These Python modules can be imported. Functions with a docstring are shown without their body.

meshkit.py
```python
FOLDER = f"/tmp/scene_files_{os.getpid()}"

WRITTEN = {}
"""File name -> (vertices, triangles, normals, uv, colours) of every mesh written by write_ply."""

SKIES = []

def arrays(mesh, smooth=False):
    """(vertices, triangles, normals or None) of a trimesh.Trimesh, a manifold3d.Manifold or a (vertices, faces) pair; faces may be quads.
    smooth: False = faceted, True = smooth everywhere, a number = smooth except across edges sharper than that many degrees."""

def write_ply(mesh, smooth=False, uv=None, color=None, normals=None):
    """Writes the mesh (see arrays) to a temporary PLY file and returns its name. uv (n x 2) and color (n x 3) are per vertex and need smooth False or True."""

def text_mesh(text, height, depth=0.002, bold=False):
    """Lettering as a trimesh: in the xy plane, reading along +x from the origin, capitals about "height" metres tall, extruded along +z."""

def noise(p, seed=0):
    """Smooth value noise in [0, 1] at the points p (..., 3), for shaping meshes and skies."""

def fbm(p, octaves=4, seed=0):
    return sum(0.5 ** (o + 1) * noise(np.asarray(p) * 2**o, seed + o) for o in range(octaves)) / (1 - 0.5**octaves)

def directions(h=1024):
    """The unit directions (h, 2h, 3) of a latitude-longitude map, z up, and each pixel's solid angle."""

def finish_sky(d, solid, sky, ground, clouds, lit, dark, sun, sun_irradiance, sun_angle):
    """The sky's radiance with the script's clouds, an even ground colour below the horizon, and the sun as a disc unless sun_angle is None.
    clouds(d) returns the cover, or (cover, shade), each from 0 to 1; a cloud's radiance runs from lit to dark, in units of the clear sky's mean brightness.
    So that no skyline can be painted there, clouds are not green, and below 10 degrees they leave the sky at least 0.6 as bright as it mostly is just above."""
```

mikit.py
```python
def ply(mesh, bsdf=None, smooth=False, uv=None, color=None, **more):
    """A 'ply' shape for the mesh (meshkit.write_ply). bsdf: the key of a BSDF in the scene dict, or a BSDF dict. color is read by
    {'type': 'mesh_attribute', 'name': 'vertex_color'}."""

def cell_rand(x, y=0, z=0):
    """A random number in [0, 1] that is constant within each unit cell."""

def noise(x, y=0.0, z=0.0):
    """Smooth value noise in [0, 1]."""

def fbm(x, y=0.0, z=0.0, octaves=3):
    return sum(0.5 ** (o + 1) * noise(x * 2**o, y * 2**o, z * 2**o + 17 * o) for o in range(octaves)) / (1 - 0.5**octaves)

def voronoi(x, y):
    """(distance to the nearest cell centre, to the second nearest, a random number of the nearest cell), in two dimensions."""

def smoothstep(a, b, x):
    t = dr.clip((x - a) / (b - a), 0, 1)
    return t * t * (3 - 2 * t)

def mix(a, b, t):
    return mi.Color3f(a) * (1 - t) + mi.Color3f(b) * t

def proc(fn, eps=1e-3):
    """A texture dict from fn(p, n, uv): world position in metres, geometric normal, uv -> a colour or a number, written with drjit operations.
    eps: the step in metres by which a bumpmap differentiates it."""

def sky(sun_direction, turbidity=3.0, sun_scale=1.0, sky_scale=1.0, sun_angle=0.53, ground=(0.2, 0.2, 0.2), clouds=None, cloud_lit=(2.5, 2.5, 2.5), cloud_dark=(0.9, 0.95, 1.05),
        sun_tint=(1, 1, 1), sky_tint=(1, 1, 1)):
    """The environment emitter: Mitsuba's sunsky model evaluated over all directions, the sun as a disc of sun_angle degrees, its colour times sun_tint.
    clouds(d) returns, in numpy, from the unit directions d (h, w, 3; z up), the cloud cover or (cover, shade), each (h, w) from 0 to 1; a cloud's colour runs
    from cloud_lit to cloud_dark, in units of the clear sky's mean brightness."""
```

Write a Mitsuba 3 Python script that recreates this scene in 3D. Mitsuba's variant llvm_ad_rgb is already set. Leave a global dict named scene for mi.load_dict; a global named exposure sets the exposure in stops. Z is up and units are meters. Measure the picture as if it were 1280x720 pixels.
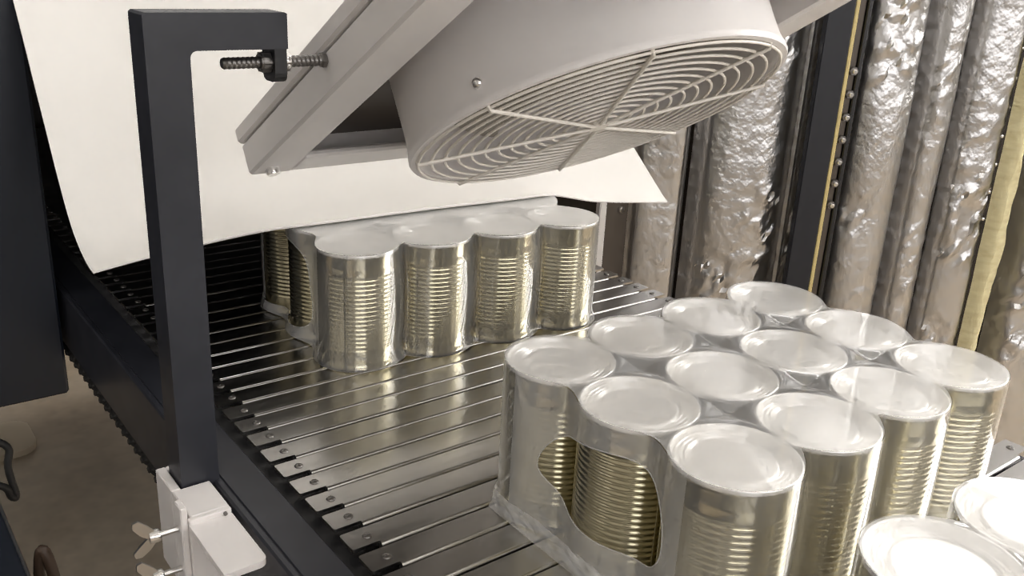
import math, numpy as np, trimesh, mitsuba as mi, drjit as dr, mikit, meshkit
from shapely.geometry import Polygon
from mikit import proc, noise, fbm, smoothstep, mix
T = mi.ScalarTransform4f
rng = np.random.default_rng(7)
scene = {'type': 'scene'}
labels = {}

# ------------------------------------------------------------------ camera, light, exposure
CAM = np.array([-0.50336, -0.36697, 0.48675])
FW = np.array([0.580073, 0.738205, -0.344338])
RI = np.array([0.796190, -0.603117, 0.048280])
UP = np.array([0.172036, 0.302164, 0.937603])
FOCAL = 1163.115
scene['camera'] = {'type': 'perspective', 'fov': math.degrees(2 * math.atan(640 / FOCAL)), 'fov_axis': 'x', 'near_clip': 0.02, 'far_clip': 60,
                   'to_world': T().look_at(origin=CAM.tolist(), target=(CAM + FW).tolist(), up=UP.tolist())}
exposure = -1.05
LAMP, WINDOW, WINDOW_F = 14.0, 26.0, 4.2          # radiance of the ceiling tubes and of the frosted hall windows

FLOOR_Z, CEIL_Z = -0.80, 2.3
X0, X1, Y0, Y1 = -3.0, 3.4, -2.9, 4.2

# ------------------------------------------------------------------ materials
def rgb(c): return {'type': 'rgb', 'value': list(c)}
def principled(name, color, rough=.5, metal=0., bump=None, two=True, **kw):
    d = {'type': 'principled', 'base_color': color if isinstance(color, dict) else rgb(color), 'roughness': rough, 'metallic': metal, **kw}
    if bump: d = {'type': 'bumpmap', 'arbitrary': bump[0], 'scale': bump[1], 'bsdf': d}
    if two: d = {'type': 'twosided', 'bsdf': d}
    scene[name] = d

def f_navy(p, n, uv): return mix((.014, .0155, .021), (.025, .0265, .034), fbm(p.x * 25, p.y * 25, p.z * 25))
def f_floor(p, n, uv):
    a = fbm(p.x * 2.3, p.y * 2.3, 3.0); b = fbm(p.x * 40, p.y * 40, 1.0)
    return mix((.30, .235, .165), (.46, .39, .30), smoothstep(.3, .7, a)) * (.88 + .24 * b)
def f_wall(p, n, uv): return mix((.34, .33, .315), (.40, .39, .375), fbm(p.x * 1.5, p.y * 1.5, p.z * 1.5))
def f_sheet(p, n, uv): return mix((.67, .65, .615), (.71, .69, .655), fbm(p.x * 9, p.y * 9, p.z * 9))
def f_rough_slat(p, n, uv): return .17 + .12 * fbm(p.x * 6, p.y * 260, 0.) 
def f_tin(p, n, uv): return mix((.47, .425, .27), (.58, .53, .38), fbm(p.x * 60, p.y * 60, p.z * 22))
def f_haze(p, n, uv): return .07 + .12 * fbm(p.x * 22, p.y * 22, p.z * 14)
def f_haze_top(p, n, uv): return .22 + .12 * fbm(p.x * 14, p.y * 14, 0.)
def f_haze_milky(p, n, uv): return .42 + .16 * fbm(p.x * 14, p.y * 14, 0.)
def f_haze_left(p, n, uv): return .20 + .24 * fbm(p.x * 22, p.y * 22, p.z * 16)
def f_haze_seam(p, n, uv): return .08 + .32 * fbm(p.x * 70, p.y * 70, p.z * 70)
def f_bfoil(p, n, uv): return fbm(p.x * 75, p.y * 75, p.z * 62, octaves=3)
def f_wool(p, n, uv): return mix((.52, .45, .24), (.72, .66, .42), fbm(p.x * 50, p.y * 50, p.z * 120))
def f_bwool(p, n, uv): return fbm(p.x * 90, p.y * 90, p.z * 260)
def f_bfilm(p, n, uv): return fbm(p.x * 38, p.y * 38, p.z * 20)

principled('navy', proc(f_navy), .38, specular=.5)
principled('navy_cabinet', (.011, .0148, .023), .42)
principled('black_steel', (.012, .012, .013), .40)
principled('post_black', (.010, .011, .016), .5)
principled('chain_black', (.02, .019, .018), .45, .3)
principled('grey_paint', (.66, .635, .615), .40)
principled('white_paint', (.74, .71, .69), .40)
principled('guard_wire', (.74, .70, .63), .35)
principled('blade_grey', (.27, .245, .215), .45)
principled('sheet', proc(f_sheet), .55)
principled('slat_steel', (.48, .47, .455), proc(f_rough_slat), 1.)
principled('bolt_steel', (.62, .60, .57), .25, 1.)
principled('dark_bolt', (.20, .19, .18), .35, .9)
principled('chrome', (.85, .84, .82), .12, 1.)
principled('tin', proc(f_tin), .16, 1.)
principled('lid_steel', (.90, .885, .855), .26, .6)
principled('foil', (.60, .59, .58), .33, 1., bump=(proc(f_bfoil, 6e-4), .0022))
principled('wool', proc(f_wool), .9, bump=(proc(f_bwool), .004))
principled('brass', (.62, .50, .22), .45)
principled('brown_steel', (.10, .085, .072), .45, .4)
principled('floor_paint', proc(f_floor), .5)
principled('wall_paint', proc(f_wall), .7)
principled('ceiling_paint', (.72, .71, .69), .8)
principled('rubber', (.012, .012, .012), .5)
principled('hose_brown', (.055, .034, .022), .5)
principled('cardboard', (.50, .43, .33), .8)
principled('lamp_case', (.7, .7, .7), .5)

def film(name, weight, color=(.86, .86, .85)):
    scene[name] = {'type': 'blendbsdf', 'weight': proc(weight),
                   'a': {'type': 'thindielectric', 'int_ior': 1.5},
                   'b': {'type': 'twosided', 'bsdf': {'type': 'roughplastic', 'diffuse_reflectance': rgb(color), 'alpha': .12}}}
film('film_side', f_haze); film('film_top', f_haze_top); film('film_seam', f_haze_seam); film('film_left', f_haze_left); film('film_milky', f_haze_milky)

# ------------------------------------------------------------------ mesh helpers
def add(key, m, bsdf, smooth=False, **kw):
    base, k = key, 0
    while key in scene:
        k += 1; key = f'{base}_{k:03d}'
    scene[key] = mikit.ply(m, bsdf, smooth=smooth, **kw); return key
def numbered(name):
    key, k = name, 0
    while any(s == key or s.startswith(key + '__') for s in list(scene) + list(labels)):
        k += 1; key = f'{name}_{k:03d}'
    return key
def tag(key, label=None, cat=None, group=None, kind=None):
    labels[key] = {k: v for k, v in (('label', label), ('category', cat), ('group', group), ('kind', kind)) if v}
def box(lo, hi, bev=.002):
    lo, hi = np.minimum(lo, hi).astype(float), np.maximum(lo, hi).astype(float); b = min(bev, .3 * (hi - lo).min()); pts = []
    for s in np.ndindex(2, 2, 2):
        c = np.where(s, hi, lo); d = np.where(s, -b, b)
        for a in range(3):
            e = d.copy(); e[a] = 0; pts.append(c + e)
    return trimesh.convex.convex_hull(np.array(pts))
def lathe(prof, seg=64):
    """prof (r, z) from bottom to top"""
    prof = np.array(prof, float); t = np.linspace(0, 2 * math.pi, seg, endpoint=False)
    v = np.stack([np.outer(prof[:, 0], np.cos(t)), np.outer(prof[:, 0], np.sin(t)), np.repeat(prof[:, 1:2], seg, 1)], -1).reshape(-1, 3)
    i, j = np.meshgrid(np.arange(len(prof) - 1), np.arange(seg), indexing='ij'); j2 = (j + 1) % seg
    q = np.stack([i * seg + j, i * seg + j2, (i + 1) * seg + j2, (i + 1) * seg + j], -1).reshape(-1, 4)
    f = np.vstack([q[:, [0, 1, 2]], q[:, [0, 2, 3]]])
    m = trimesh.Trimesh(v, f, process=False); m.merge_vertices(); m.update_faces(m.nondegenerate_faces()); return m
def frame(d):
    d = np.asarray(d, float) / np.linalg.norm(d); a = np.cross(d, [0, 0, 1.] if abs(d[2]) < .9 else [1., 0, 0]); a /= np.linalg.norm(a)
    return a, np.cross(d, a), d
def along(m, p, q):
    """put a z-axis mesh at p pointing to q"""
    a, b, d = frame(np.subtract(q, p)); M = np.eye(4); M[:3, 0], M[:3, 1], M[:3, 2], M[:3, 3] = a, b, d, p
    m = m.copy(); m.apply_transform(M); return m
def rod(p, q, r, seg=16, bev=None):
    L = np.linalg.norm(np.subtract(q, p)); b = bev if bev is not None else r * .2
    return along(lathe([(0, 0), (r - b, 0), (r, b), (r, L - b), (r - b, L), (0, L)], seg), p, q)
def tube(pts, r, seg=8, closed=False):
    pts = np.array(pts, float); n = len(pts); r = np.broadcast_to(r, n)
    tan = (np.roll(pts, -1, 0) - np.roll(pts, 1, 0)) if closed else np.gradient(pts, axis=0)
    tan /= np.linalg.norm(tan, axis=1, keepdims=True)
    a = frame(tan[0])[0]; rings = []; t = np.linspace(0, 2 * math.pi, seg, endpoint=False)
    for k in range(n):
        a = a - tan[k] * (a @ tan[k]); a /= np.linalg.norm(a); b = np.cross(tan[k], a)
        rings.append(pts[k] + r[k] * (np.cos(t)[:, None] * a + np.sin(t)[:, None] * b))
    v = np.vstack(rings); f = []
    for k in range(n if closed else n - 1):
        k2 = (k + 1) % n
        for j in range(seg):
            j2 = (j + 1) % seg
            f += [[k * seg + j, k * seg + j2, k2 * seg + j2], [k * seg + j, k2 * seg + j2, k2 * seg + j]]
    if not closed:
        v = np.vstack([v, pts[0], pts[-1]]); c0, c1 = len(v) - 2, len(v) - 1
        for j in range(seg):
            j2 = (j + 1) % seg; f += [[c0, j2, j], [c1, (n - 1) * seg + j, (n - 1) * seg + j2]]
    return trimesh.Trimesh(v, f, process=False)
def grid(P, closed_u=False):
    """P (nu, nv, 3) -> mesh"""
    P = np.asarray(P); nu, nv = P.shape[:2]; i, j = np.meshgrid(np.arange(nu if closed_u else nu - 1), np.arange(nv - 1), indexing='ij'); i2 = (i + 1) % nu
    q = np.stack([i * nv + j, i2 * nv + j, i2 * nv + j + 1, i * nv + j + 1], -1).reshape(-1, 4)
    return trimesh.Trimesh(P.reshape(-1, 3), np.vstack([q[:, [0, 1, 2]], q[:, [0, 2, 3]]]), process=False)
def slab(P, th):
    """closed sheet of thickness th from a grid of points"""
    m = grid(P); n = m.vertex_normals; nu, nv = np.asarray(P).shape[:2]; N = nu * nv
    v = np.vstack([m.vertices, m.vertices - n * th]); f = [m.faces, m.faces[:, ::-1] + N]
    idx = np.arange(N).reshape(nu, nv); loop = np.concatenate([idx[:, 0], idx[-1, 1:], idx[-2::-1, -1], idx[0, -2:0:-1]])
    a, b = loop, np.roll(loop, -1); f += [np.stack([a, a + N, b + N], 1), np.stack([a, b + N, b], 1)]
    m = trimesh.Trimesh(v, np.vstack(f), process=False); m.fix_normals(); return m
def extrude(poly2d, axis, lo, hi):
    """polygon in the two remaining axes (order x,y,z without axis), extruded along axis"""
    m = trimesh.creation.extrude_polygon(Polygon(poly2d), hi - lo, engine='earcut'); v = m.vertices.copy(); o = np.zeros_like(v); rest = [k for k in range(3) if k != axis]
    o[:, rest[0]], o[:, rest[1]], o[:, axis] = v[:, 0], v[:, 1], v[:, 2] + lo
    m = trimesh.Trimesh(o, m.faces); m.fix_normals(); return m
def rounded(x0, x1, y0, y1, r, n=6, corners=(1, 1, 1, 1)):
    out = []
    for k, (cx, cy, a) in enumerate(((x1, y1, 0), (x0, y1, 90), (x0, y0, 180), (x1, y0, 270))):
        rr = r if corners[k] else 1e-4; sx, sy = (-1 if cx == x1 else 1), (-1 if cy == y1 else 1)
        for t in np.linspace(a, a + 90, n): out.append((cx + sx * rr + rr * math.cos(math.radians(t)), cy + sy * rr + rr * math.sin(math.radians(t))))
    return out
cat = trimesh.util.concatenate

# ------------------------------------------------------------------ hall (setting)
def struct(key, m, bsdf, smooth=False, label=None):
    k = add(key, m, bsdf, smooth); labels[k] = {'kind': 'structure', **({'label': label} if label else {})}; return k
struct('floor', box((X0, Y0, FLOOR_Z - .1), (X1, Y1, FLOOR_Z)), 'floor_paint', label='beige concrete floor under the conveyor')
struct('ceiling', box((X0, Y0, CEIL_Z), (X1, Y1, CEIL_Z + .1)), 'ceiling_paint')
struct('wall_left', box((X0 - .1, Y0, FLOOR_Z), (X0, Y1, CEIL_Z)), 'wall_paint')
struct('wall_back', box((X0, Y1, FLOOR_Z), (X1, Y1 + .1, CEIL_Z)), 'wall_paint')
FWX, FWZ = (-2.4, 1.6), (.2, 1.9)
struct('wall_front', cat([box((X0, Y0 - .1, FLOOR_Z), (X1, Y0, FWZ[0])), box((X0, Y0 - .1, FWZ[1]), (X1, Y0, CEIL_Z)), box((X0, Y0 - .1, FWZ[0]), (FWX[0], Y0, FWZ[1])), box((FWX[1], Y0 - .1, FWZ[0]), (X1, Y0, FWZ[1]))]), 'wall_paint')
WY = [(-1.9, .1), (.6, 2.6)]; WZ = (.55, 2.0)
wr = [box((X1, Y0, FLOOR_Z), (X1 + .1, Y1, WZ[0])), box((X1, Y0, WZ[1]), (X1 + .1, Y1, CEIL_Z)), box((X1, Y0, WZ[0]), (X1 + .1, WY[0][0], WZ[1])),
      box((X1, WY[0][1], WZ[0]), (X1 + .1, WY[1][0], WZ[1])), box((X1, WY[1][1], WZ[0]), (X1 + .1, Y1, WZ[1]))]
struct('wall_right', cat(wr), 'wall_paint')
def quad(c, u, v):
    c, u, v = map(np.array, (c, u, v)); return trimesh.Trimesh([c - u - v, c + u - v, c + u + v, c - u + v], [[0, 1, 2], [0, 2, 3]], process=False)
for k, (a, b) in enumerate(WY):
    key = f'window_{k + 1}'
    scene[key] = mikit.ply(quad((X1 + .05, (a + b) / 2, (WZ[0] + WZ[1]) / 2), (0, (b - a) / 2, 0), (0, 0, -(WZ[1] - WZ[0]) / 2)), 'white_paint', emitter={'type': 'area', 'radiance': rgb((WINDOW, WINDOW * .99, WINDOW * .97))})
    labels[key] = {'kind': 'structure'}
    add(key + '__frame', cat([box((X1 - .01, a, z), (X1 + .04, b, z + .04)) for z in (WZ[0], (WZ[0] + WZ[1]) / 2, WZ[1] - .04)] + [box((X1 - .01, y, WZ[0]), (X1 + .04, y + .04, WZ[1])) for y in (a, (a + b) / 2 - .02, b - .04)]), 'white_paint')
scene['window_3'] = mikit.ply(quad(((FWX[0] + FWX[1]) / 2, Y0 - .05, (FWZ[0] + FWZ[1]) / 2), ((FWX[1] - FWX[0]) / 2, 0, 0), (0, 0, -(FWZ[1] - FWZ[0]) / 2)), 'white_paint', emitter={'type': 'area', 'radiance': rgb((WINDOW_F * .97, WINDOW_F * .98, WINDOW_F * 1.02))})
labels['window_3'] = {'kind': 'structure'}
add('window_3__frame', cat([box((x, Y0 - .04, FWZ[0]), (x + .05, Y0 + .01, FWZ[1])) for x in np.linspace(FWX[0], FWX[1] - .05, 5)] + [box((FWX[0], Y0 - .04, z), (FWX[1], Y0 + .01, z + .05)) for z in (FWZ[0], FWZ[1] - .05)]), 'white_paint')
for x in (-1.3, .5, 2.2):
    for y in (-1.4, .9, 3.0):
        k = numbered('ceiling_lamp'); tag(k, f'fluorescent ceiling lamp in the {({-1.3: "left", .5: "centre", 2.2: "right"})[x]} row, at its {({-1.4: "near end", .9: "middle", 3.0: "far end"})[y]}', 'ceiling lamp', 'fluorescent ceiling lamps')
        add(k + '__case', box((x - .12, y - .65, CEIL_Z - .05), (x + .12, y + .65, CEIL_Z - .002)), 'lamp_case')
        scene[k + '__diffuser'] = mikit.ply(quad((x, y, CEIL_Z - .056), (0, .62, 0), (.105, 0, 0)), 'white_paint', emitter={'type': 'area', 'radiance': rgb((LAMP, LAMP * .985, LAMP * .965))})

# ------------------------------------------------------------------ conveyor
BX0, BX1, PITCH = -.1915, .5045, .0342
tag('conveyor', 'slatted steel conveyor belt in a dark navy frame carrying the wrapped cans', 'conveyor')
def slat_mesh():
    nose = [(-.0268 - .0034 * math.sin(a), -.0034 + .0034 * math.cos(a)) for a in np.linspace(0, math.pi * .95, 8)]
    prof = [(.0, 0)] + nose[:-1] + [(-.0255, -.0075), (-.0245, -.0075), (-.0245, -.003), (0, -.003)]
    body = extrude([(y, z) for y, z in prof], 0, BX0 + .026, BX1 - .026)
    l = extrude(rounded(BX0, BX0 + .027, -.0252, 0, .0022, 4, (0, 1, 1, 0)), 2, -.003, 0); r = extrude(rounded(BX1 - .027, BX1, -.0252, 0, .0022, 4, (1, 0, 0, 1)), 2, -.003, 0)
    return cat([body, l, r])
slat_ply = mikit.ply(slat_mesh(), 'slat_steel', smooth=35)
def screw_mesh(x):
    head = lathe([(.0, .0006), (.0012, .0006), (.0016, .0014), (.0036, .0012), (.0044, .0002), (.0044, -.001)], 14); head.apply_translation((x, -.0135, 0))
    return cat([head, box((x - .003, -.0141, .0010), (x + .003, -.0129, .0016), .0001)])
screw_ply = [mikit.ply(screw_mesh(x), 'dark_bolt', smooth=30) for x in (BX0 + .020, BX1 - .016)]
Y_SLAT0 = .2283 + .0265      # rear edge of the slat whose near corner is seen at the bottom of the picture
for k, s in enumerate(range(-16, 58)):
    key = 'conveyor__slat' + (f'_{k:03d}' if k else ''); M = T().translate([0, Y_SLAT0 + s * PITCH, float(rng.normal(0, .00025))]).rotate([1, 0, 0], float(rng.normal(0, .35)))
    scene[key] = {**slat_ply, 'to_world': M}
    scene[key + '__screw'] = {**screw_ply[0], 'to_world': M}
    if s < 0 or s > 7: scene[key + '__screw_001'] = {**screw_ply[1], 'to_world': M}
YA, YB = -.55, 2.22
add('conveyor__side_plate', cat([box((-.248, YA, -.092), (-.240, YB, -.002)), box((-.240, YA, -.010), (-.202, YB, -.004))]), 'navy')
add('conveyor__side_plate', cat([box((.515, YA, -.092), (.523, YB, -.02))]), 'navy')
add('conveyor__chain_guide', box((-.200, YA, -.06), (-.150, YB, -.013)), 'black_steel')
add('conveyor__chain_guide', box((.460, YA, -.06), (.505, YB, -.013)), 'black_steel')
add('conveyor__bed', box((-.149, YA, -.06), (.459, YB, -.032)), 'black_steel')
link = cat([box((-.250, -.0105, -.104), (-.236, .0105, -.093), .003), rod((-.252, 0, -.0985), (-.234, 0, -.0985), .0042, 10)])
link_ply = mikit.ply(link, 'chain_black', smooth=30)
for k, y in enumerate(np.arange(YA + .02, YB, .0254)):
    scene['conveyor__chain_link' + (f'_{k:03d}' if k else '')] = {**link_ply, 'to_world': T().translate([0, float(y), 0])}
labels['conveyor__chain_link'] = {'label': 'black chain links running under the side plate'}
for x in (-.20, .47):
    add('conveyor__leg', box((x, YA + .05, FLOOR_Z), (x + .05, YA + .10, -.06)), 'navy')
    add('conveyor__leg', box((x, 2.1, FLOOR_Z), (x + .05, 2.15, -.06)), 'navy') if x > 0 else None

# ------------------------------------------------------------------ shrink tunnel, left cabinet, right column
tag('shrink_tunnel', 'dark navy shrink tunnel housing behind the white curtain at far left', 'shrink tunnel')
add('shrink_tunnel__side_housing', box((-.95, .97, -.152), (-.257, 2.3, .75), .004), 'navy_cabinet')
add('shrink_tunnel__roof', box((-.257, 1.12, .42), (.80, 2.3, .75), .004), 'navy_cabinet')
add('shrink_tunnel__column', cat([box((.795, .985, FLOOR_Z), (.862, 1.03, .75), .003), box((.80, 1.03, -.45), (.83, 2.3, .75), .003)]), 'brown_steel')
add('shrink_tunnel__floor_panel', box((-.235, 1.3, -.104), (.80, 2.26, -.096), .003), 'black_steel')
labels['shrink_tunnel__column'] = {'label': 'brown steel column beside the foil panels'}
add('shrink_tunnel__edge_strip', box((.772, .978, FLOOR_Z), (.792, .992, .75), .002), 'grey_paint')
add('shrink_tunnel__rear_panel', box((-.257, 2.26, -.45), (.83, 2.3, .42), .003), 'black_steel')
add('shrink_tunnel__bolt', rod((.836, .985, -.019), (.836, .977, -.019), .007, 12), 'chrome')
for x in (-.93, .77):
    for y in (1.25, 2.2): add('shrink_tunnel__leg', box((x, y, FLOOR_Z), (x + .06, y + .06, -.14), .003), 'navy_cabinet')

# ------------------------------------------------------------------ white exit curtain
prof_l = np.array([(.696, .118), (.702, .1195), (.728, .124), (.772, .146), (.81, .188), (.856, .254), (.902, .324), (.944, .388), (1.01, .49), (1.08, .60), (1.11, .66)])
prof_c = np.array([(.655, .1505), (.662, .1508), (.69, .153), (.735, .165), (.785, .195), (.84, .258), (.890, .324), (.936, .388), (1.005, .49), (1.075, .60), (1.11, .66)])
prof_r = np.array([(.640, .110), (.648, .115), (.668, .131), (.700, .158), (.745, .198), (.80, .258), (.86, .324), (.914, .388), (1.00, .49), (1.075, .60), (1.11, .66)])
from scipy.interpolate import CubicSpline, PchipInterpolator
def sheet_points(off=0.):
    us = np.linspace(0, 1, 70); vs = np.linspace(0, 1, 90); P = np.zeros((70, 90, 3)); tt = np.linspace(0, 1, len(prof_l))
    xs = [-.268, -.16, -.05, .15, .33, .45, .60]
    ctrl = np.array([prof_l, .45 * prof_l + .55 * (prof_c + [.02, 0]), prof_c + [.008, 0], prof_c, prof_c - [.012, 0], .5 * prof_c + .5 * prof_r - [.004, .003], prof_r])
    X = us * (.60 + .268) - .268; prof = PchipInterpolator(xs, ctrl, axis=0)(X)
    for i in range(70):
        sp = CubicSpline(tt, prof[i]); P[i, :, 1:] = sp(vs ** 1.3); P[i, :, 0] = X[i]
    w = (meshkit.fbm(np.stack([P[..., 0] * 4, P[..., 1] * 5, P[..., 2] * 5], -1), 3) - .5)
    P[..., 1] -= .010 * w * np.clip((P[..., 2] - .16) * 12, 0, 1)
    return P
m = slab(sheet_points(), .002)
add('exit_curtain', m, 'sheet', 40); tag('exit_curtain', 'wide white flexible curtain sheet sloping down onto the rear pack of cans', 'curtain')

# ------------------------------------------------------------------ cans and shrink film
H, R, SX, SY = .1455, .0492, .1001, .0992
def can_body():
    rb = .0478; pr = [(0, .004), (.040, .004), (.0425, .0005), (.0462, .0), (R, .0012), (R, .0040), (rb + .0003, .0058), (rb, .008), (rb, .023)]
    z0, z1, n = .024, .1175, 17
    for k in range(n * 6 + 1):
        z = z0 + (z1 - z0) * k / (n * 6); pr.append((rb - .0009 * (.5 - .5 * math.cos(2 * math.pi * k / 6)), z))
    pr += [(rb, .119), (rb, .1255), (rb - .0006, .127), (rb, .1285), (rb, H - .007), (rb + .0004, H - .0045)]
    b = lathe(pr, 96)
    s = box((rb - .0006, -.0011, .010), (rb + .0004, .0011, H - .008), .0002); s.apply_transform(trimesh.transformations.rotation_matrix(3.7, [0, 0, 1]))
    return b, s
def can_lid():
    pr = [(.0482, H - .0045), (R, H - .0038), (R + .0001, H - .0012), (R - .0006, H - .0002), (R - .0015, H), (R - .0024, H - .0003), (R - .0030, H - .0012), (R - .0036, H - .0042), (.0445, H - .0050)]
    for a, b in ((.0425, -.0036), (.0405, -.0046), (.0388, -.0036), (.0368, -.0046), (.0350, -.0037), (.0330, -.0046)):
        pr.append((a, H + b))
    r = np.array(pr[8:], float); rr = np.linspace(.0445, .033, 40); zz = H - .0045 + .0012 * np.cos((rr - .0425) / .0037 * 2 * math.pi)
    pr = pr[:8] + [(a, b) for a, b in zip(rr, zz)] + [(.0318, H - .0042), (.030, H - .0040), (.0, H - .0040)]
    return lathe(pr, 96)
cb_, cs_ = can_body()
can_parts = {'body': mikit.ply(cb_, 'tin', smooth=50), 'lid': mikit.ply(can_lid(), 'lid_steel', smooth=50), 'side_seam': mikit.ply(cs_, 'tin', smooth=30)}
def can(M, rot, label, group):
    k = numbered('tin_can'); tag(k, label, 'can', group)
    M = M @ T().rotate([0, 0, 1], rot)
    for p, d in can_parts.items(): scene[f'{k}__{p}'] = {**d, 'to_world': M}
def outline(nx, ny, per=40, inset=.006):
    """closed rounded outline of a pack of nx by ny cans (origin at the centre of its near left can), straight runs drawn in between the cans; also returns the side each point is on"""
    r = R + .0005; pts, drawn = [], []
    corners = [((nx - 1) * SX, (ny - 1) * SY, 0), (0, (ny - 1) * SY, 90), (0, 0, 180), ((nx - 1) * SX, 0, 270)]
    return r, corners
def inset(s, pitch, dmax):
    a = abs((s + pitch / 2) % pitch - pitch / 2); d = R - math.sqrt(max(0, R * R - a * a)); return dmax * math.tanh(d / dmax)
def coons(c0, c1, d0, d1):
    """surface between curves c0, c1 (v = 0, 1) and d0, d1 (u = 0, 1)"""
    u = np.linspace(0, 1, len(c0))[:, None, None]; v = np.linspace(0, 1, len(d0))[None, :, None]
    return (1 - v) * c0[:, None] + v * c1[:, None] + (1 - u) * d0[None] + u * d1[None] - ((1 - u) * (1 - v) * c0[0] + u * (1 - v) * c0[-1] + (1 - u) * v * c1[0] + u * v * c1[-1])
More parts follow.
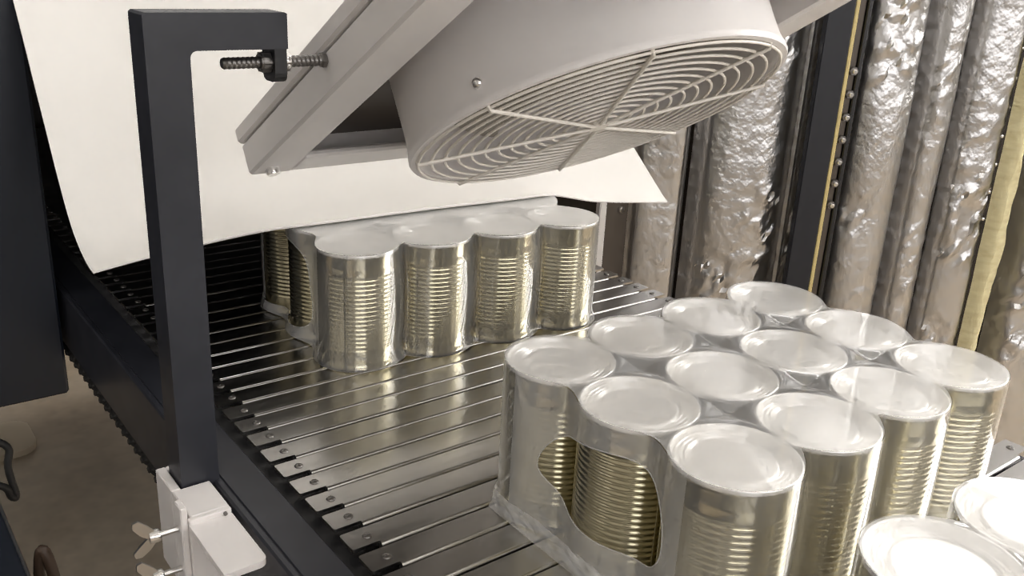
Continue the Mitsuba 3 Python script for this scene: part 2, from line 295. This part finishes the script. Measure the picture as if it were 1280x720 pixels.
def pack_film(key, nx, ny, M, label, hole, seam, top='film_top', dip=.005):
    r, cor = outline(nx, ny); h = H + .0008
    WX, WY_ = (nx - 1) * SX, (ny - 1) * SY
    tag(key, label, 'shrink film')
    Z = np.linspace(0, 1, 22)
    def zprof(z): return .0012 + (h - .0012) * z
    def bulge(z): return .0008 + .0045 * np.exp(-((z * h) / .010) ** 2)      # the loose hem of the film stands out near the belt
    def wall(p, q, nrm, pitch, n, dmax=.032):
        p, q, nrm = map(np.array, (p, q, nrm)); L = np.linalg.norm(q - p); P = np.zeros((n, 22, 3))
        for i, s in enumerate(np.linspace(0, L, n)):
            d = inset(s, pitch, dmax)
            for j, z in enumerate(Z):
                k = min(1, .80 + 2 * z) * (1 - .2 * math.sin(math.pi * z)); xy = p + (q - p) * s / L + nrm * (r + bulge(z) - d * k); P[i, j] = [*xy, zprof(z)]
        return P
    def arc(c, a0, n=12):
        P = np.zeros((n, 22, 3))
        for i, a in enumerate(np.radians(np.linspace(a0, a0 + 90, n))):
            for j, z in enumerate(Z): P[i, j] = [c[0] + (r + bulge(z)) * math.cos(a), c[1] + (r + bulge(z)) * math.sin(a), zprof(z)]
        return P
    # front wall with its corners, back wall, right wall
    front = np.concatenate([arc((0, 0), 180), wall((0, 0), (WX, 0), (0, -1), SX, 20 * max(nx - 1, 1))[1:], arc((WX, 0), 270)[1:]])
    back = np.concatenate([arc((WX, WY_), 0), wall((WX, WY_), (0, WY_), (0, 1), SX, 20 * max(nx - 1, 1))[1:], arc((0, WY_), 90)[1:]])
    parts = [grid(front), grid(back)]
    if ny > 1:
        parts.append(grid(wall((WX, 0), (WX, WY_), (1, 0), SY, 20 * (ny - 1))))
        if hole is None: parts.append(grid(wall((0, WY_), (0, 0), (-1, 0), SY, 20 * (ny - 1))))
    rim = None
    if hole is not None:      # left wall with the bull's-eye opening of a shrunk sleeve
        hp = np.array(hole); n = 160
        cl = np.vstack([hp, hp[:1]]); d = np.r_[0, np.cumsum(np.linalg.norm(np.diff(cl, axis=0), axis=1))]
        cs = CubicSpline(d, cl, bc_type='periodic'); hp = cs(np.linspace(0, d[-1], n, endpoint=False))
        c = hp.mean(0); lo, hi = np.array([0, .0]), np.array([WY_, 1.]); P = np.zeros((n, 16, 3))
        out = []
        for q in hp:
            v = q - c; t = min((((hi[k] if v[k] > 0 else lo[k] * 1.0 if k == 0 else .0012) if k == 0 else (h if v[k] > 0 else .0012)) - c[k]) / v[k] for k in range(2) if abs(v[k]) > 1e-9)
            out.append(c + v * t)
        out = np.array(out)
        for tgt in ((0, .0012), (0, h), (WY_, .0012), (WY_, h)):
            out[np.argmin(np.linalg.norm(out - tgt, axis=1))] = tgt
        for j, t in enumerate(np.linspace(0, 1, 16)):
            yz = hp * (1 - t) + out * t
            zz = (yz[:, 1] - .0012) / (h - .0012); d_ = np.array([inset(float(y_), SY, .016) for y_ in yz[:, 0]]) * np.minimum(1, .80 + 2 * zz) * (1 - .2 * np.sin(math.pi * np.clip(zz, 0, 1)))
            P[:, j] = np.stack([-(r + bulge(zz) - d_), yz[:, 0], yz[:, 1]], 1)
        scene[key + '__side_wall'] = mikit.ply(grid(P, closed_u=True), 'film_left', smooth=True, to_world=M); rim = P[:, 0]
    side = cat(parts); side.merge_vertices()
    scene[key + '__wall'] = mikit.ply(side, 'film_side', smooth=True, to_world=M)
    # top: a tight sheet that dips a little between the lids
    def arc_top(c, a0, a1, n=10): t = np.radians(np.linspace(a0, a1, n)); return np.stack([c[0] + r * np.cos(t), c[1] + r * np.sin(t)], 1)
    def run(p, q, nrm, pitch, n, dmax):
        L = math.hypot(q[0] - p[0], q[1] - p[1]); return np.array([np.array(p) + (np.array(q) - p) * t + np.array(nrm) * (r - inset(t * L, pitch, dmax)) for t in np.linspace(0, 1, n)])
    ml = .016 if hole is not None else .026
    cf = np.concatenate([arc_top((0, 0), 225, 270)[:-1], run((0, 0), (WX, 0), (0, -1), SX, 24 * nx, .032), arc_top((WX, 0), 270, 315)[1:]])
    cb = np.concatenate([arc_top((0, WY_), 135, 90)[:-1], run((0, WY_), (WX, WY_), (0, 1), SX, 24 * nx, .032), arc_top((WX, WY_), 90, 45)[1:]])
    ny_ = 24 * ny if ny > 1 else 2
    cl_ = np.concatenate([arc_top((0, 0), 225, 180)[:-1], run((0, 0), (0, WY_), (-1, 0), SY, ny_, ml), arc_top((0, WY_), 180, 135)[1:]])
    cr = np.concatenate([arc_top((WX, 0), 315, 360)[:-1], run((WX, 0), (WX, WY_), (1, 0), SY, ny_, .026), arc_top((WX, WY_), 0, 45)[1:]])
    XY = coons(cf, cb, cl_, cr); G = np.min([np.hypot(XY[..., 0] - SX * a, XY[..., 1] - SY * b) for a in range(nx) for b in range(ny)], 0)
    Pt = np.concatenate([XY, (h - dip * (3 - 2 * np.clip((G - R) / .022, 0, 1)) * np.clip((G - R) / .022, 0, 1) ** 2)[..., None]], -1)
    for e in (Pt[0], Pt[-1], Pt[:, 0], Pt[:, -1]): e[:, 2] = h
    scene[key + '__top'] = mikit.ply(grid(Pt), top, smooth=True, to_world=M)
    if rim is not None: scene[key + '__hole_rim'] = mikit.ply(tube(rim, .0006, 6, True), 'film_seam', smooth=True, to_world=M)
    if seam:                  # crumpled hem along the left side on the belt
        n, k = 90, 14; P = np.zeros((n, k, 3)); s = np.linspace(-.02, WY_ + .02, n)
        for j, t in enumerate(np.linspace(0, 1, k)):
            w = meshkit.fbm(np.stack([s * 60, np.full(n, t * 3.), np.zeros(n)], -1), 3) - .5
            P[:, j] = np.stack([-(r + .0022 + .006 * (1 - t) + .007 * w * (1 - abs(2 * t - 1))), s, .0012 + .017 * t + .006 * w * t], 1)
        scene[key + '__hem'] = mikit.ply(grid(P), 'film_seam', smooth=True, to_world=M)
        labels[key + '__hem'] = {'label': 'crumpled whitish hem of film along the belt'}

M1 = T().translate([.002, 0, .0002]); M1 = T().translate([0, 0, .0005])
rows, cols = ('front', 'middle', 'rear'), ('first', 'second', 'third', 'last')
for a in range(3):
    for b in range(4):
        j = [float(v) for v in rng.uniform(-.0003, .0003, 2)]
        can(M1 @ T().translate([b * SX + j[0], a * SY + j[1], 0]), float(rng.uniform(0, 360)),
            f'{rows[a]} row tin can, {cols[b]} from left, in the large foreground pack', 'cans of the foreground pack')
HOLE = [(.169, .063), (.163, .086), (.136, .108), (.098, .119), (.053, .120), (.030, .107), (.019, .086), (.020, .060), (.036, .042), (.065, .037), (.109, .040), (.145, .047)]
pack_film('shrink_film', 4, 3, M1, 'hazy shrink film of the large foreground pack, with an oval hole on the left', HOLE, True)
M2 = T().translate([.0021, .5793, .0005]).rotate([0, 0, 1], math.degrees(-.0831))
for a, b, lab in ((0, 0, 'leftmost tin can in the front row of the rear pack, beside the navy post'), (0, 1, 'second tin can from the left in the front row of the rear pack'),
                  (0, 2, 'third tin can from the left in the front row of the rear pack'), (0, 3, 'rightmost tin can in the front row of the rear pack'),
                  (1, 0, 'golden tin can in the film hole of the rear pack, behind its leftmost front can'), (2, 0, 'ridged tin can farthest back on the shadowed left side of the rear pack'),
                  (1, 1, 'second row can of the rear pack, second from left, lid at the curtain hem'), (1, 2, 'second row can of the rear pack, third from left, lid at the curtain hem'),
                  (1, 3, 'second row can of the rear pack at its right end, lid by the curtain hem')):
    can(M2 @ T().translate([b * SX, a * SY, 0]), float(rng.uniform(0, 360)), lab, 'cans of the rear pack')
HOLE2 = [(.246, .060), (.243, .100), (.215, .126), (.150, .130), (.090, .128), (.066, .112), (.056, .075), (.054, .040), (.066, .022), (.110, .014), (.180, .013), (.235, .022)]
pack_film('shrink_film_001', 4, 3, M2, 'clear shrink film around the rear pack of cans under the white curtain', HOLE2, False, 'film_milky', .002)
M3 = T().translate([.0085, -.157, .0005]).rotate([0, 0, 1], math.degrees(-.0831))
for b, lab in ((0, 'tin can cut off by the bottom edge of the photo, lid nearest the viewer'), (1, 'tin can with a glaring white lid cut off at the lower right corner'), (2, 'tin can of the pack beyond the lower right corner'), (3, 'last tin can of the pack beyond the lower right corner')):
    if b < 2: can(M3 @ T().translate([b * .0992, 0, 0]), float(rng.uniform(0, 360)), lab, 'cans of the pack cut off by the frame')
SXs = SX; SX = .0992
pack_film('shrink_film_002', 2, 1, M3, 'clear shrink film over the cans cut off at the lower right corner', None, False)
SX = SXs

# ------------------------------------------------------------------ navy arm post with its adjusting bolt, white clamp bracket
tag('guide_arm', 'dark navy square post with a cranked top arm standing left of the belt', 'support arm')
px0, px1, py0, py1, pz0, pz1 = -.278, -.2425, .400, .436, -.006, .425
arm = [(px0, pz0), (px1, pz0)] + [(px1 + .006 - .006 * math.sin(a) if False else px1 + .006 * (1 - math.cos(a)), pz1 - .030 - .006 * (1 - math.sin(a))) for a in np.linspace(0, math.pi / 2, 6)] + [(-.168, pz1 - .030), (-.158, pz1 - .030), (-.158, pz1 - .001), (-.160, pz1), (px0 + .002, pz1), (px0, pz1 - .002)]
add('guide_arm__post', extrude(arm, 0 + 1, py0, py1), 'navy')
add('guide_arm__nose', extrude(rounded(py0 + .003, py1 - .006, .366, .398, .008, 5, (0, 0, 1, 1)), 0, -.169, -.158), 'black_steel')
bk = 'guide_arm__adjusting_bolt'
zc, yc = .3825, .415
pts = []
for i in range(45): pts.append((.0052 if i % 2 else .0046, i * .0021))
thread = lathe([(0, 0), (.004, 0)] + pts[1:] + [(.0052, .0950), (0, .0950)], 16)
scene[bk] = mikit.ply(along(thread, (-.2115, yc, zc), (-.116, yc, zc)), 'dark_bolt', smooth=30)
def hexnut(p, d, r, t):
    m = trimesh.creation.cylinder(radius=r, height=t, sections=6); m.apply_translation((0, 0, t / 2)); c = lathe([(0, -.001), (r * .80, -.001), (r * .93, .0015), (r * .93, t - .0015), (r * .80, t + .001), (0, t + .001)], 24)
    return along(cat([m, c]), p, np.add(p, d))
scene[bk + '__nut'] = mikit.ply(hexnut((-.1775, yc, zc), (1, 0, 0), .0095, .008), 'dark_bolt', smooth=30)
scene[bk + '__nut_001'] = mikit.ply(hexnut((-.157, yc, zc), (1, 0, 0), .009, .005), 'chrome', smooth=30)
scene[bk + '__head'] = mikit.ply(rod((-.1215, yc, zc), (-.1155, yc, zc), .0070, 6), 'dark_bolt', smooth=30)

tag('clamp_bracket', 'white painted clamp bracket with two wing bolts holding the foot of the navy post', 'bracket')
add('clamp_bracket__shelf', extrude(rounded(-.291, -.2527, .262, .346, .008, 6, (0, 0, 0, 1)), 2, -.010, -.004), 'white_paint')
add('clamp_bracket__web', box((-.291, .343, -.10), (-.2527, .349, .001), .001), 'white_paint')
add('clamp_bracket__socket', cat([box((-.288, .349, -.10), (-.2527, .398, .001), .001), box((-.2885, .398, -.10), (-.2795, .444, .001), .001), box((-.2795, .438, -.10), (-.2527, .444, .001), .001), box((-.2795, .398, -.10), (-.2527, .438, -.010), .001)]), 'white_paint')
add('clamp_bracket__side_flange', box((-.2975, .345, -.20), (-.2915, .362, .014), .001), 'white_paint')
add('clamp_bracket__screw', rod((-.2590, .3435, -.002), (-.2590, .3405, -.002), .0018, 12), 'dark_bolt', 30)
for zc2 in (-.010, -.052):
    k = add('clamp_bracket__wing_bolt', rod((-.297, .354, zc2), (-.322, .354, zc2), .0028, 12), 'bolt_steel', 30)
    hub = lathe([(0, 0), (.0056, 0), (.0062, .002), (.0050, .009), (0, .010)], 16)
    scene[k + '__hub'] = mikit.ply(along(hub, (-.314, .354, zc2), (-.33, .354, zc2)), 'chrome', smooth=30)
    for i, s in enumerate((1, -1)):      # two wings flaring 45 degrees away from the bolt
        w = extrude([(.003, -.0045), (.012, -.0055), (.021, -.0040), (.0245, .0), (.022, .0042), (.012, .0045), (.003, .004)], 1, -.0013, .0013)
        v = w.vertices; q = np.stack([-.318 - v[:, 0] * .71 + v[:, 2] * .71 * s, .354 + v[:, 1] + .06 * v[:, 0], zc2 + s * v[:, 0] * .71 + v[:, 2] * .71], 1)
        w = trimesh.Trimesh(q, w.faces); w.fix_normals(); scene[k + '__wing' + ('_001' if i else '')] = mikit.ply(w, 'bolt_steel', smooth=30)

# ------------------------------------------------------------------ cooling fan in its tilted frame
tag('cooling_fan', 'large pale grey cooling fan with round wire guard, tilted in a frame above the belt', 'fan')
FC = np.array([.156, .347, .325]); TH = .537
n_ = np.array([0, -math.sin(TH), -math.cos(TH)])
e1, e2 = np.array([1., 0, 0]), np.array([0, -math.cos(TH), math.sin(TH)])     # e2 runs up and towards the viewer
FM = np.eye(4); FM[:3, 0], FM[:3, 1], FM[:3, 2], FM[:3, 3] = e1, e2, n_, FC
def fan(m):
    m = m.copy(); m.apply_transform(FM); return m
FR = .196
ho = [(FR - .006, -.150), (FR, -.150), (FR, -.030), (FR + .001, -.012), (FR + .003, -.004), (FR + .0035, .000), (FR + .002, .003), (FR - .002, .0035), (FR - .007, .002), (FR - .010, -.003), (FR - .0105, -.012), (FR - .0105, -.030), (FR - .006, -.150)]
add('cooling_fan__housing', fan(lathe(ho, 128)), 'grey_paint', 35)
gk = 'cooling_fan__guard'
RO = FR - .001
for i, rr in enumerate(np.linspace(.022, RO - .004, 13)):
    t = np.linspace(0, 2 * math.pi, 96, endpoint=False); z = .005 + .003 * (1 - (rr / RO)) 
    scene[gk + '__ring' + (f'_{i:03d}' if i else '')] = mikit.ply(fan(tube(np.stack([rr * np.cos(t), rr * np.sin(t), np.full(96, z)], 1), .0015, 8, True)), 'guard_wire', smooth=True)
for i in range(8):
    a = 2 * math.pi * i / 8 + math.radians(25); d = np.array([math.cos(a), math.sin(a), 0])
    scene[gk + '__spoke' + (f'_{i:03d}' if i else '')] = mikit.ply(fan(tube([d * .010 + [0, 0, .0115], d * (RO - .004) + [0, 0, .0075], d * (RO - .0015) + [0, 0, .0010]], .0020, 8)), 'guard_wire', smooth=True)
scene[gk + '__badge'] = mikit.ply(fan(lathe([(0, .005), (.010, .005), (.011, .008), (.010, .0125), (0, .013)], 24)), 'guard_wire', smooth=40)
add('cooling_fan__rotor_hub', fan(lathe([(0, -.085), (.055, -.085), (.058, -.080), (.058, -.045), (.052, -.038), (0, -.036)], 48)), 'blade_grey', 35)
for i in range(5):
    a0 = 2 * math.pi * i / 5 + .3; P = np.zeros((14, 10, 3))
    for u in range(14):
        for v in range(10):
            rr = .056 + (.166 - .056) * v / 9; w = (.62 + .12 * v / 9); a = a0 + (u / 13 - .5) * w + .25 * (v / 9) ** 2
            P[u, v] = [rr * math.cos(a), rr * math.sin(a), -.060 + (u / 13 - .5) * .038 + .006 * math.sin(math.pi * u / 13)]
    add('cooling_fan__blade', fan(slab(P, .002)), 'blade_grey', 40)
add('cooling_fan__back_cover', fan(lathe([(0, -.156), (.182, -.156), (.182, -.151), (0, -.151)], 96)), 'grey_paint', 35)
add('cooling_fan__motor', fan(lathe([(0, -.150), (.045, -.150), (.050, -.145), (.050, -.088), (0, -.088)], 40)), 'black_steel', 35)
for i in range(3):
    a = 2 * math.pi * i / 3 + .2; d = np.array([math.cos(a), math.sin(a), 0])
    add('cooling_fan__motor_strut', fan(tube([d * .045 + [0, 0, -.12], d * (FR - .004) + [0, 0, -.12]], .006, 8)), 'black_steel', True)
# frame: lower edges lie OFF above the guard plane
W0 = -.056
lo_u, hi_u, lo_v, hi_v = -.271, .271, -.273, .273
BW, BH = .050, .036
def lbox(lo, hi, bev=.002): return fan(box(lo, hi, bev))
def bar_uv(u0, u1, v0, v1, name):
    add('cooling_fan__' + name, lbox((u0, v0, W0 - BH), (u1, v1, W0), .003), 'grey_paint')
gap = .0018
for u0, u1 in ((lo_u, lo_u + BW), (hi_u - BW, hi_u)): bar_uv(u0, u1, lo_v, hi_v + .02, 'side_bar')
for v0, v1 in ((lo_v, lo_v + .045), (hi_v - .045, hi_v)): add('cooling_fan__cross_bar', cat([lbox((lo_u + BW, v0, W0 - .010), (hi_u - BW, v1, W0 - .001), .003), lbox((lo_u + BW, v0 if v0 < 0 else v1 - .005, W0 - .056), (hi_u - BW, v0 + .005 if v0 < 0 else v1, W0 - .001), .001)]), 'grey_paint')
# cover plate: a flange that lies on the bars, parted from them by a joint line
for u0, u1 in ((lo_u - .002, lo_u + .05), (hi_u - .05, hi_u + .002)):
    add('cooling_fan__flange', lbox((u0, lo_v - .004, W0 - BH - gap - .019), (u1, hi_v + .02, W0 - BH - gap), .003), 'grey_paint')
pl = Polygon([(lo_u + .03, lo_v), (hi_u - .03, lo_v), (hi_u - .03, hi_v), (lo_u + .03, hi_v)], [[((FR + .001) * math.cos(t), (FR + .001) * math.sin(t)) for t in np.linspace(0, 2 * math.pi, 96, endpoint=False)]])
m = trimesh.creation.extrude_polygon(pl, .004, engine='earcut'); m.apply_translation((0, 0, W0 - BH - gap - .005)); add('cooling_fan__mounting_plate', fan(m), 'brown_steel')
# hex bolt under the lower corner and round-headed screws in the housing
p = FM @ np.array([-.250, -.255, W0, 1]); add('cooling_fan__corner_bolt', hexnut(p[:3], n_, .0085, .006), 'chrome', 30)
def on_housing(px, py):
    d = FW + (px - 640) / FOCAL * RI + (360 - py) / FOCAL * UP; M = np.linalg.inv(FM); o = (M @ np.r_[CAM, 1])[:3]; d = M[:3, :3] @ d
    a, b, c = d[0] ** 2 + d[1] ** 2, o[0] * d[0] + o[1] * d[1], o[0] ** 2 + o[1] ** 2 - FR ** 2; t = (-b - math.sqrt(b * b - a * c)) / a; q = o + d * t
    return q
for q in (np.array(on_housing(597, 104)),):
    for da in (0, 1.05, 2.1, 3.14, 4.2):
        a = math.atan2(q[1], q[0]) + da; o = np.array([math.cos(a), math.sin(a), 0]); c = o * FR + [0, 0, q[2]]
        h = along(lathe([(.0052, 0), (.005, .002), (.0035, .0038), (0, .0044)], 16), c, c + o); add('cooling_fan__screw', fan(h), 'chrome', 60)

# ------------------------------------------------------------------ foil wall on the right
GX, GY = FW[:2] / np.linalg.norm(FW[:2]); ex = np.array([GY, -GX]); g = np.array([GX, GY])
D0 = 1.90
def foil_u(px, py=250):
    d = FW + (px - 640) / FOCAL * RI + (360 - py) / FOCAL * UP; t = D0 / (d[:2] @ g); return float((d[:2] * t) @ ex)
def fw_(u, z, out): return np.array([*(CAM[:2] + g * (D0 - out) + ex * u), z])
def foil_panel(pxa, pxb, label, bul=.02, back=0., seed=0, lean=0.):
    ua, ub = foil_u(pxa), foil_u(pxb); nu, nz = max(14, int((ub - ua) / .006)), 170; k = numbered('foil_panel'); tag(k, label, 'foil panel', 'foil covered insulation panels')
    us, zs = np.linspace(ua, ub, nu), np.linspace(FLOOR_Z, .85, nz); U, Z = np.meshgrid(us, zs, indexing='ij'); t = (U - ua) / (ub - ua)
    A = meshkit.fbm(np.stack([U * 20 + seed + Z * 6, Z * 16 - U * 7, np.zeros_like(U) + seed * 3.1], -1), 4, seed); B = np.abs(meshkit.fbm(np.stack([U * 24 + 5 + Z * 13, Z * 22 - U * 12, np.zeros_like(U) + seed], -1), 3, seed + 9) - .5); C = np.abs(meshkit.fbm(np.stack([U * 48 + Z * 20, Z * 46 - U * 16, np.zeros_like(U) + seed], -1), 2, seed + 4) - .5)
    out = bul * (1 - np.abs(2 * t - 1) ** 3) + .016 * (A - .5) + .010 * np.maximum(0, .10 - B) / .10 - .006 + .006 * np.maximum(0, .2 - C) - back
    calm = np.clip(meshkit.fbm(np.stack([U * 5 + seed, Z * 6, np.full_like(U, seed + 40.)], -1), 2, seed + 2) * 2.4 - .85, .06, .75)
    out = bul * (1 - np.abs(2 * t - 1) ** 3) - back + (out - bul * (1 - np.abs(2 * t - 1) ** 3) + back) * calm + .012 * (meshkit.fbm(np.stack([U * 9 + seed, Z * 5, np.full_like(U, seed + 11.)], -1), 2, seed + 6) - .5)
    edge = np.minimum(1, np.minimum(t, 1 - t) * 10); out = out * edge - .030 * (1 - edge)
    P = np.stack([CAM[0] + g[0] * (D0 - out) + ex[0] * U, CAM[1] + g[1] * (D0 - out) + ex[1] * U, Z], -1)
    add(k, slab(P, .012), 'foil', 30); return k
foil_panel(787, 857, 'narrow crinkled foil panel beside the brown tunnel column', .012, 0., 1)
foil_panel(861, 985, 'crinkled foil panel just left of the black post, behind the small end of the pack', .03, 0., 2)
foil_panel(1036, 1119, 'crinkled foil panel just right of the black post', .034, -.01, 3)
foil_panel(1121, 1172, 'narrow rounded foil panel second to the right of the black post', .035, .012, 4)
kE = foil_panel(1175, 1240, 'foil panel whose right edge shows yellow wool', .016, 0., 5)
foil_panel(1276, 1480, 'foil panel at the right edge of the photo beyond the dark gap', .02, .0, 6)
foil_panel(990, 1031, 'dark recessed foil panel behind the black post', .004, .045, 8)
# yellow wool core at the edge of that panel
ua, ub = foil_u(1238), foil_u(1266); zs = np.linspace(FLOOR_Z, .85, 120); P = np.zeros((10, 120, 3))
for i, t in enumerate(np.linspace(0, 1, 10)):
    w = meshkit.fbm(np.stack([zs * 14, np.full(120, 2.), np.full(120, i * .3)], -1), 3) - .5
    for j, z in enumerate(zs): P[i, j] = fw_(ua - .006 + (ub - ua) * t + .02 * w[j] * t, z, .012 + .014 * math.sin(math.pi * t) + .004 * w[j])
scene[kE + '__wool_edge'] = mikit.ply(slab(P, .01), 'wool', smooth=40); labels[kE + '__wool_edge'] = {'label': 'yellow mineral wool showing along the edge'}
for j, z in enumerate(np.arange(.0, .40, .058)):
    c = fw_(foil_u(1232), z, .006); scene[kE + '__staple' + (f'_{j:03d}' if j else '')] = mikit.ply(along(lathe([(.004, 0), (.0036, .003), (0, .005)], 12), c, c - np.r_[g, 0]), 'chrome', smooth=40)
# board behind the panels
def wbox(ua, ub, o0, o1, z0, z1, bev=.002):
    m = box((ua, o0, z0), (ub, o1, z1), bev); v = m.vertices.copy(); xy = CAM[:2] + g * (D0 - v[:, 1:2]) + ex * v[:, :1]; return trimesh.Trimesh(np.column_stack([xy, v[:, 2]]), m.faces[:, ::-1] if np.linalg.det(np.array([ex, -g])) < 0 else m.faces)
add('backing_board', wbox(foil_u(785), foil_u(1480), -.11, -.085, FLOOR_Z, .86), 'brown_steel'); tag('backing_board', 'dark brown board showing in the gaps behind the foil panels', 'board')
# black post with yellow edge and bolt rail
tag('steel_post', 'black steel post with a yellow edge line and a column of bolts between foil panels', 'post')
a, b, c = foil_u(988), foil_u(1013), foil_u(1020)
add('steel_post__face', wbox(foil_u(984), foil_u(1014), .05, .075, FLOOR_Z, .85), 'post_black')
add('steel_post__edge_strip', wbox(foil_u(1014.5), foil_u(1019), .046, .073, FLOOR_Z, .85, .001), 'brass')
labels['steel_post__edge_strip'] = {'label': 'thin yellow strip along the edge'}
add('steel_post__rail', wbox(foil_u(1018), foil_u(1032), .02, .046, FLOOR_Z, .85), 'brown_steel')
add('steel_post__rail', wbox(foil_u(1032.5), foil_u(1038), .02, .052, FLOOR_Z, .85), 'black_steel')
for z in np.arange(.02, .30, .0445):
    q = fw_(foil_u(1028.5), z + .005, .046); r_ = hexnut(q, -np.r_[g, 0], .0085, .010); k = add('steel_post__bolt', r_, 'dark_bolt', 30); scene[k + '__tip'] = mikit.ply(rod(q - np.r_[g, 0] * .009, q - np.r_[g, 0] * .018, .0042, 12), 'chrome', smooth=30)

# ------------------------------------------------------------------ lower left: control box, cable, hose, strip on the floor
tag('control_box', 'dark navy control box with a pale edge line at the lower left corner', 'control box')
add('control_box__body', box((-.90, .15, FLOOR_Z), (-.392, .735, -.15), .002), 'navy_cabinet')
add('control_box__edge_trim', box((-.396, .15, -.149), (-.3925, .73, -.1465), .0008), 'bolt_steel')
cp = CubicSpline(np.arange(7), [(-.52, .762, -.03), (-.3785, .762, -.096), (-.3735, .760, -.126), (-.370, .758, -.168), (-.3765, .756, -.166), (-.3855, .754, -.149), (-.46, .752, -.125)])(np.linspace(0, 6, 70))
add('black_cable', tube(cp, .0045, 10), 'rubber', True); tag('black_cable', 'black cable looping over the navy box at the left edge of the photo', 'cable')
hp = CubicSpline(np.arange(5), [(-.375, .66, -.79), (-.381, .63, -.40), (-.377, .60, -.166), (-.362, .585, -.24), (-.350, .56, -.79)])(np.linspace(0, 4, 50))
add('brown_hose', tube(hp, .006, 12), 'hose_brown', True); tag('brown_hose', 'brown hose arching beside the navy box at the bottom of the photo', 'hose')
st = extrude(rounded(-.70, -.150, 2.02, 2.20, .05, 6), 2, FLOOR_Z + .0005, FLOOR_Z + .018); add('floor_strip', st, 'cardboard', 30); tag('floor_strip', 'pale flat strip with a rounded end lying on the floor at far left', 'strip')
